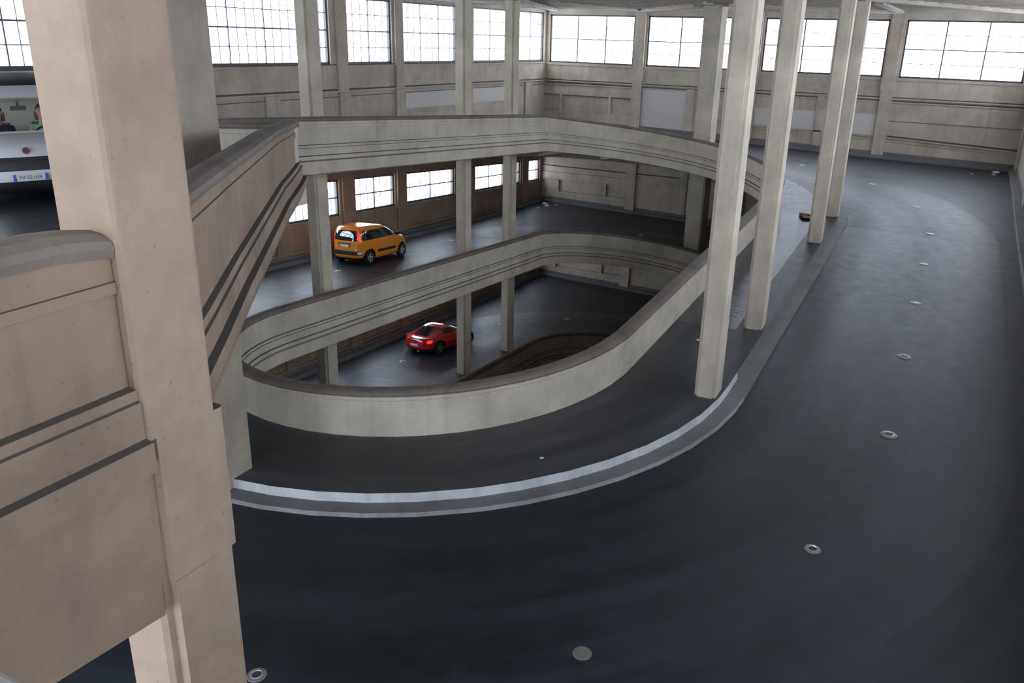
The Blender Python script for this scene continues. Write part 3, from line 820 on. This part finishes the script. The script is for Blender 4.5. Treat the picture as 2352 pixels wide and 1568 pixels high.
for sy in (-1, 1):
    mb = MB(); y0 = sy * .37
    mb.hexa([(-.35, y0 - .24, .58), (.18, y0 - .24, .58), (-.35, y0 + .24, .58), (.18, y0 + .24, .58), (-.35, y0 - .24, .72), (.18, y0 - .24, .72), (-.35, y0 + .24, .72), (.18, y0 + .24, .72)])
    mb.hexa([(-.48, y0 - .23, .66), (-.32, y0 - .23, .66), (-.48, y0 + .23, .66), (-.32, y0 + .23, .66), (-.66, y0 - .19, 1.24), (-.56, y0 - .19, 1.24), (-.66, y0 + .19, 1.24), (-.56, y0 + .19, 1.24)])
    mb.box(-.68, -.58, y0 - .12, y0 + .12, 1.27, 1.43)
    mb.out('seat', SEATM, wc)
mb = MB(); rows = []
for k in range(25):
    a = 2 * PI * k / 24; cc = Vector((.50, .37, 1.03)); u = Vector((-.42, 0, .9)).normalized(); vv = Vector((0, 1, 0))
    ctr = cc + (u * math.sin(a) + vv * math.cos(a)) * .18; rr = (u * math.sin(a) + vv * math.cos(a)); nn = u.cross(vv)
    rows.append([tuple(ctr + rr * .016 * math.cos(b) + nn * .016 * math.sin(b)) for b in (0, 1.57, 3.14, 4.71)])
mb.sweep(rows, True, False); mb.box(.50, .53, .20, .54, 1.02, 1.04); mb.out('steering_wheel', BLK, wc)
mb = MB(); mb.box(.44, .47, -.13, .13, 1.50, 1.58); mb.box(.45, .47, -.02, .02, 1.58, 1.66); mb.out('rear_view_mirror', simple('mirror_tint', (.04, .07, .08), .3), wc)
for sy in (-1, 1): MB().box(-1.5, .1, min(sy * .60, sy * .64), max(sy * .60, sy * .64), 2.00, 2.05).out('roof_rail', CHR, wc)
wyaw = math.atan2(-14.0, -9.3)
fx0, fy0 = 9.19, 13.82
wx0, wy0 = fx0 - math.cos(wyaw) * 2.09, fy0 - math.sin(wyaw) * 2.09
lerp_car(wc, 1, wx0, wy0, wyaw, 1.33, -1.3); wc.rotation_euler[0] *= .2
bpy.context.view_layer.update()

# ------------------------------------------------------------------ the two people inside it
def skin_mesh(name, pts, edges, mat, parent, sub=2):
    me = bpy.data.meshes.new(name); me.from_pydata([p[:3] for p in pts], edges, []); o = bpy.data.objects.new(name, me); C.objects.link(o)
    o.modifiers.new('s', 'SKIN'); s_ = o.modifiers.new('b', 'SUBSURF'); s_.levels = sub; s_.render_levels = sub
    for i, p in enumerate(pts): me.skin_vertices[0].data[i].radius = (p[3], p[4] if len(p) > 4 else p[3])
    me.skin_vertices[0].data[0].use_root = True
    bpy.context.view_layer.update()
    ev = o.evaluated_get(bpy.context.evaluated_depsgraph_get()); m2 = bpy.data.meshes.new_from_object(ev); bpy.data.objects.remove(o)
    m2.materials.clear(); m2.materials.append(mat); m2.polygons.foreach_set('use_smooth', [True] * len(m2.polygons))
    return link(bpy.data.objects.new(name, m2), parent)
def person(label, y0, skin, shirtm, hairm, long_hair, reach):
    p = empty('person'); tag(p, label, 'person', None)
    # x forward, z up from the seat cushion; body is one skinned surface down to the finger tips
    pts = [(0, 0, 0, .15, .12), (-.03, 0, .22, .15, .11), (-.06, 0, .42, .17, .11), (-.06, 0, .52, .08, .07), (-.03, 0, .60, .052), (.0, 0, .66, .07), (.01, 0, .74, .085, .098), (.0, 0, .82, .075, .085),
           (.42, .12, .02, .075), (.50, .14, -.22, .055), (.42, -.12, .02, .075), (.50, -.14, -.22, .055)]
    ed = [(0, 1), (1, 2), (2, 3), (3, 4), (4, 5), (5, 6), (6, 7), (0, 8), (8, 9), (0, 10), (10, 11)]
    sleeve = []
    for sy in (-1, 1):
        i = len(pts); ex, ez = (.14, .22); hx, hz = (.42, .36) if reach else (.34, .10)
        hy = sy * (.13 if reach else .08)
        pts += [(-.05, sy * .17, .46, .062), (ex, sy * .23, ez, .045), (hx, hy, hz, .026), (hx + .07, hy, hz + .01, .036, .018)]
        ed += [(2, i), (i, i + 1), (i + 1, i + 2), (i + 2, i + 3)]
        for k in range(4):
            j = len(pts); dy = (k - 1.5) * .020; ln = (.062, .072, .068, .052)[k]
            pts += [(hx + .11, hy + dy, hz + .012, .0095), (hx + .11 + ln * .6, hy + dy * 1.1, hz + .004, .0085), (hx + .11 + ln * .8, hy + dy * 1.1, hz - .022, .0075)]
            ed += [(i + 3, j), (j, j + 1), (j + 1, j + 2)]
        j = len(pts); pts += [(hx + .055, hy - sy * .038, hz + .014, .011), (hx + .10, hy - sy * .055, hz + .004, .009)]; ed += [(i + 3, j), (j, j + 1)]
    body = skin_mesh('body', pts, ed, skin, p, 2)
    # face details
    mb = MB()
    for vz, vr in ((0, 0),): pass
    mb.hexa([(.085, -.012, .715), (.10, -.012, .712), (.085, .012, .715), (.10, .012, .712), (.088, -.006, .76), (.094, -.006, .76), (.088, .006, .76), (.094, .006, .76)])
    mb.out('nose', skin, p)
    for sy in (-1, 1):
        e = MB().box(.082, .094, sy * .034 - .012, sy * .034 + .012, .757, .767).out('eye', simple('eye_dark', (.03, .02, .02), .3), p)
        e = MB().box(-.01, .02, sy * .088 - .008, sy * .088 + .008, .72, .77).out('ear', skin, p)
    MB().box(.082, .090, -.022, .022, .688, .694).out('mouth', simple('lip', (.35, .10, .09), .5), p)
    # shirt: a slightly larger torso with sleeves
    sp = [(0, 0, -.03, .165, .135), (-.03, 0, .22, .165, .125), (-.06, 0, .42, .18, .12), (-.06, 0, .50, .10, .09)]; se = [(0, 1), (1, 2), (2, 3)]
    for sy in (-1, 1):
        i = len(sp); sp += [(-.05, sy * .175, .455, .072), (.05, sy * .21, .33, .062)]; se += [(2, i), (i, i + 1)]
    skin_mesh('shirt', sp, se, shirtm, p, 2)
    hp_ = [(-.03, 0, .80, .092, .10), (-.05, 0, .74, .088, .095), (.02, 0, .845, .07, .075)]; he = [(0, 1), (0, 2)]
    if long_hair: hp_ += [(-.07, 0, .64, .085, .06), (-.08, 0, .54, .07, .04)]; he += [(1, 3), (3, 4)]
    if long_hair: skin_mesh('hair', hp_[1:] , [(0, 2), (2, 3)], hairm, p, 2)
    mb = MB(); rows = []
    for k in range(13):
        t = PI * k / 12; rows.append([(-.022 + .098 * math.sin(t) * math.cos(2 * PI * j / 20) * (1 if math.cos(2 * PI * j / 20) < 0 or t < 1.2 else .55), .094 * math.sin(t) * math.sin(2 * PI * j / 20), .785 + .105 * math.cos(t)) for j in range(20)])
    mb.sweep(rows, True, False); mb.out('hair', hairm, p, True)
    p.matrix_world = wc.matrix_world @ Matrix.Translation((-.22, y0, .70)) @ Matrix.Rotation(-.12, 4, 'Y')
    return p
SK = simple('skin', (.52, .30, .22), .55); SK2 = simple('skin_fair', (.62, .38, .30), .55)
person('dark-haired person in a navy top in the passenger seat of the white car', -.37, SK, simple('navy_cloth', (.02, .025, .06), .9), simple('dark_hair', (.02, .014, .01), .6), True, False)
person('person in a pale green top at the wheel of the white car', .37, SK2, simple('green_cloth', (.30, .55, .42), .9), simple('auburn_hair', (.16, .06, .03), .6), False, True)

# ------------------------------------------------------------------ studs set in the lane
STUDM = simple('stud_metal', (.26, .26, .26), .5, .4); STUDL = simple('stud_lens', (.05, .05, .045), .25, coat=.6); STUDW = simple('stud_worn_disc', (.17, .17, .16), .5); STUDR = simple('stud_rim', (.75, .78, .82), .25, .6)
def stud_proto():
    o = empty('road_stud')
    def ring(name, prof, mat, n=28):
        mb = MB(); mb.sweep([[(math.cos(2 * PI * k / n) * r, math.sin(2 * PI * k / n) * r, z) for r, z in prof] for k in range(n + 1)], False, False); return mb.out(name, mat, o, False)
    ring('flange', [(.165, -.004), (.158, .008), (.105, .014), (.10, .002)], STUDM)
    ring('rim', [(.105, .0), (.102, .022), (.088, .025), (.082, .010)], STUDR)
    ring('lens', [(.083, .013), (.04, .016), (.001, .018)], STUDL)
    return o
sp0 = stud_proto(); first = True
STUDS = [(43.59, 6.33, 0, 'farthest stud of the upper lane, near the foot of the back wall'), (41.24, 2.88, 0, 'second farthest stud of the upper lane, a flat pale dash'),
         (37.74, .85, 0, 'road stud where the upper lane starts to curve, third from the far end'), (33.84, .15, 0, 'round road stud level with the end of the kerb on the right'),
         (29.63, .15, 0, 'bright ringed road stud level with the third right-hand column'), (25.40, .15, 0, 'pale road stud between the second and third right-hand columns'),
         (21.09, .15, 0, 'white-rimmed road stud level with the second right-hand column'), (16.71, .13, 0, 'road stud level with the nearest right-hand column'),
         (12.17, .85, 0, 'dark domed road stud in the wide bend at the lower right'), (8.48, 3.16, 0, 'worn pale road stud at the bottom edge of the picture'),
         (6.30, 6.72, 0, 'road stud peeping out beside the foot of the huge pier'),
         (34.85, 20.96, -1, 'road stud in front of the orange car, middle ramp'), (25.86, 20.79, -1, 'road stud behind the orange car, middle ramp'), (44.02, 14.41, -1, 'road stud in the dark far bend of the middle ramp'),
         (30.12, 20.77, -2, 'road stud behind the red car, lowest visible ramp'), (38.49, 20.09, -2, 'road stud ahead of the red car, lowest visible ramp'), (41.86, 17.62, -2, 'farthest stud of the lowest ramp, in the bend')]
for sx, sy, lap, lab in STUDS:
    if first: o = sp0; first = False
    else:
        o = sp0.copy(); C.objects.link(o)
        for ch in sp0.children: c_ = ch.copy(); C.objects.link(c_); c_.parent = o
    z = floor_z(sx, sy, lap); gx = (floor_z(sx + .2, sy, lap) - floor_z(sx - .2, sy, lap)) / .4; gy = (floor_z(sx, sy + .2, lap) - floor_z(sx, sy - .2, lap)) / .4
    o.rotation_euler = (math.atan(gy), -math.atan(gx), 0); o.location = (sx, sy, z + .001)
    if lap == 0 and sx < 13: o.scale = (.78, .78, .8)
    if lab.startswith('worn'):
        for ch in o.children: ch.data = ch.data.copy(); ch.data.materials[0] = STUDW
    tag(o, lab, 'road stud', 'round studs along the middle of the ramp lane')

# ------------------------------------------------------------------ litter
PAP = simple('paper', (.62, .64, .66), .8); CARD = simple('cardboard', (.20, .14, .11), .85)
def scrap(x, y, lap, s_, lab, mat=PAP):
    mb = MB(); k = 6; a0 = random.random() * 6
    top = []
    for i in range(k):
        a = a0 + 2 * PI * i / k; r = s_ * (.6 + .5 * random.random()); top.append((math.cos(a) * r, math.sin(a) * r, .01 + s_ * .35 * random.random()))
    mb.v = [(0, 0, s_ * .45)] + top + [(p[0] * .9, p[1] * .9, .0) for p in top]
    mb.f = [(0, 1 + i, 1 + (i + 1) % k) for i in range(k)] + [(1 + i, 7 + i, 7 + (i + 1) % k, 1 + (i + 1) % k) for i in range(k)] + [tuple(range(7, 13))]
    o = mb.out('paper_scrap', mat); o.location = (x, y, floor_z(x, y, lap) + .005); tag(o, lab, 'paper scrap', 'scraps of paper on the ramps')
scrap(49.2, 22.6, -1, .28, 'largest white paper scrap in the far corner of the middle ramp')
scrap(48.7, 22.2, -1, .18, 'white scrap just left of the largest one in the far corner')
scrap(49.4, 21.9, -1, .14, 'small white scrap nearest the back wall in the far corner of the middle ramp')
scrap(47.6, 22.3, -1, .12, 'lone white scrap a step out from the far corner of the middle ramp')
scrap(49.4, -2.2, 0, .20, 'white scrap against the kerb in the far right corner of the upper lane')
scrap(48.6, -2.1, 0, .14, 'smaller white scrap along the right-hand kerb, just nearer than the corner one')
scrap(48.2, -1.1, 0, .08, 'tiny white speck out on the lane near the far right corner')
scrap(12.4, 5.6, 0, .04, 'tiny white speck on the dark strip inside the painted kerb')
scrap(19.0, 4.6, 0, .05, 'white speck between the first and second right-hand columns')
cb = empty('cardboard_box', (33.0, 4.42, floor_z(33.0, 4.42, 0) + .003), .4); cb.scale = (.8, .8, .8); tag(cb, 'crushed brown cardboard box lying behind the third right-hand column', 'box')
mb = MB(); mb.hexa([(-.32, -.2, 0), (.32, -.2, 0), (-.28, .2, 0), (.30, .2, 0), (-.40, -.24, .13), (.34, -.22, .10), (-.34, .24, .12), (.36, .22, .14)]); mb.f.pop(1); mb.out('carton', CARD, cb)
mb = MB(); mb.hexa([(-.40, -.24, .12), (-.38, .24, .12), (-.60, -.22, .06), (-.58, .2, .07), (-.40, -.24, .13), (-.38, .24, .13), (-.60, -.22, .07), (-.58, .2, .08)]); mb.out('flap', CARD, cb)
SKY = 6.0; EXPO = 0.62
# ------------------------------------------------------------------ light and camera
w = bpy.data.worlds.new('overcast_sky'); bpy.context.scene.world = w; w.use_nodes = True
w.node_tree.nodes['Background'].inputs[0].default_value = (.86, .92, 1.0, 1)
w.node_tree.nodes['Background'].inputs[1].default_value = SKY
def portal(loc, rot, sx, sy):
    l = bpy.data.lights.new('daylight_portal', 'AREA'); l.shape = 'RECTANGLE'; l.size = sx; l.size_y = sy; l.cycles.is_portal = True
    o = bpy.data.objects.new('daylight_portal', l); C.objects.link(o); o.location = loc; o.rotation_euler = rot
H = PI / 2
portal((25, YL + T + .02, -.05), (-H, 0, 0), 50, 2.9)
portal((35, YL + T + .02, -7.5), (-H, 0, 0), 31, 3.2)
portal((35, YL + T + .02, -12.5), (-H, 0, 0), 31, 3.2)
portal((25, YR - T - .02, -.4), (H, 0, 0), 50, 3.1)
portal((XF + T + .02, 10.2, -.45), (0, H, 0), 3.0, 26)
portal((XN - T - .02, 10.2, -.2), (0, -H, 0), 2.9, 26)
portal((XN - T - .02, 9.7, -5), (0, -H, 0), 3.3, 14)
cd = bpy.data.cameras.new('camera'); cam = bpy.data.objects.new('camera', cd); C.objects.link(cam)
cd.sensor_width = 36; cd.lens = 1946.766 / 2352 * 36; cd.clip_start = .05; cd.clip_end = 300
Fv = Vector((.838758785, .422379141, -.343627069)); Rv = Vector((.455453417, -.890084795, .01764211)); Uv = Vector((.298405574, .171303589, .938940463))
M = Matrix((Rv, Uv, -Fv)).transposed().to_4x4(); cam.matrix_world = M
bpy.context.scene.camera = cam
sc = bpy.context.scene
sc.view_settings.view_transform = 'Standard'; sc.view_settings.look = 'None'; sc.view_settings.gamma = 1
sc.view_settings.use_curve_mapping = False; sc.view_settings.exposure = EXPO
sc.cycles.max_bounces = 7; sc.cycles.diffuse_bounces = 4; sc.cycles.glossy_bounces = 3; sc.cycles.transparent_max_bounces = 12
sc.cycles.use_denoising = True; sc.cycles.adaptive_threshold = .015
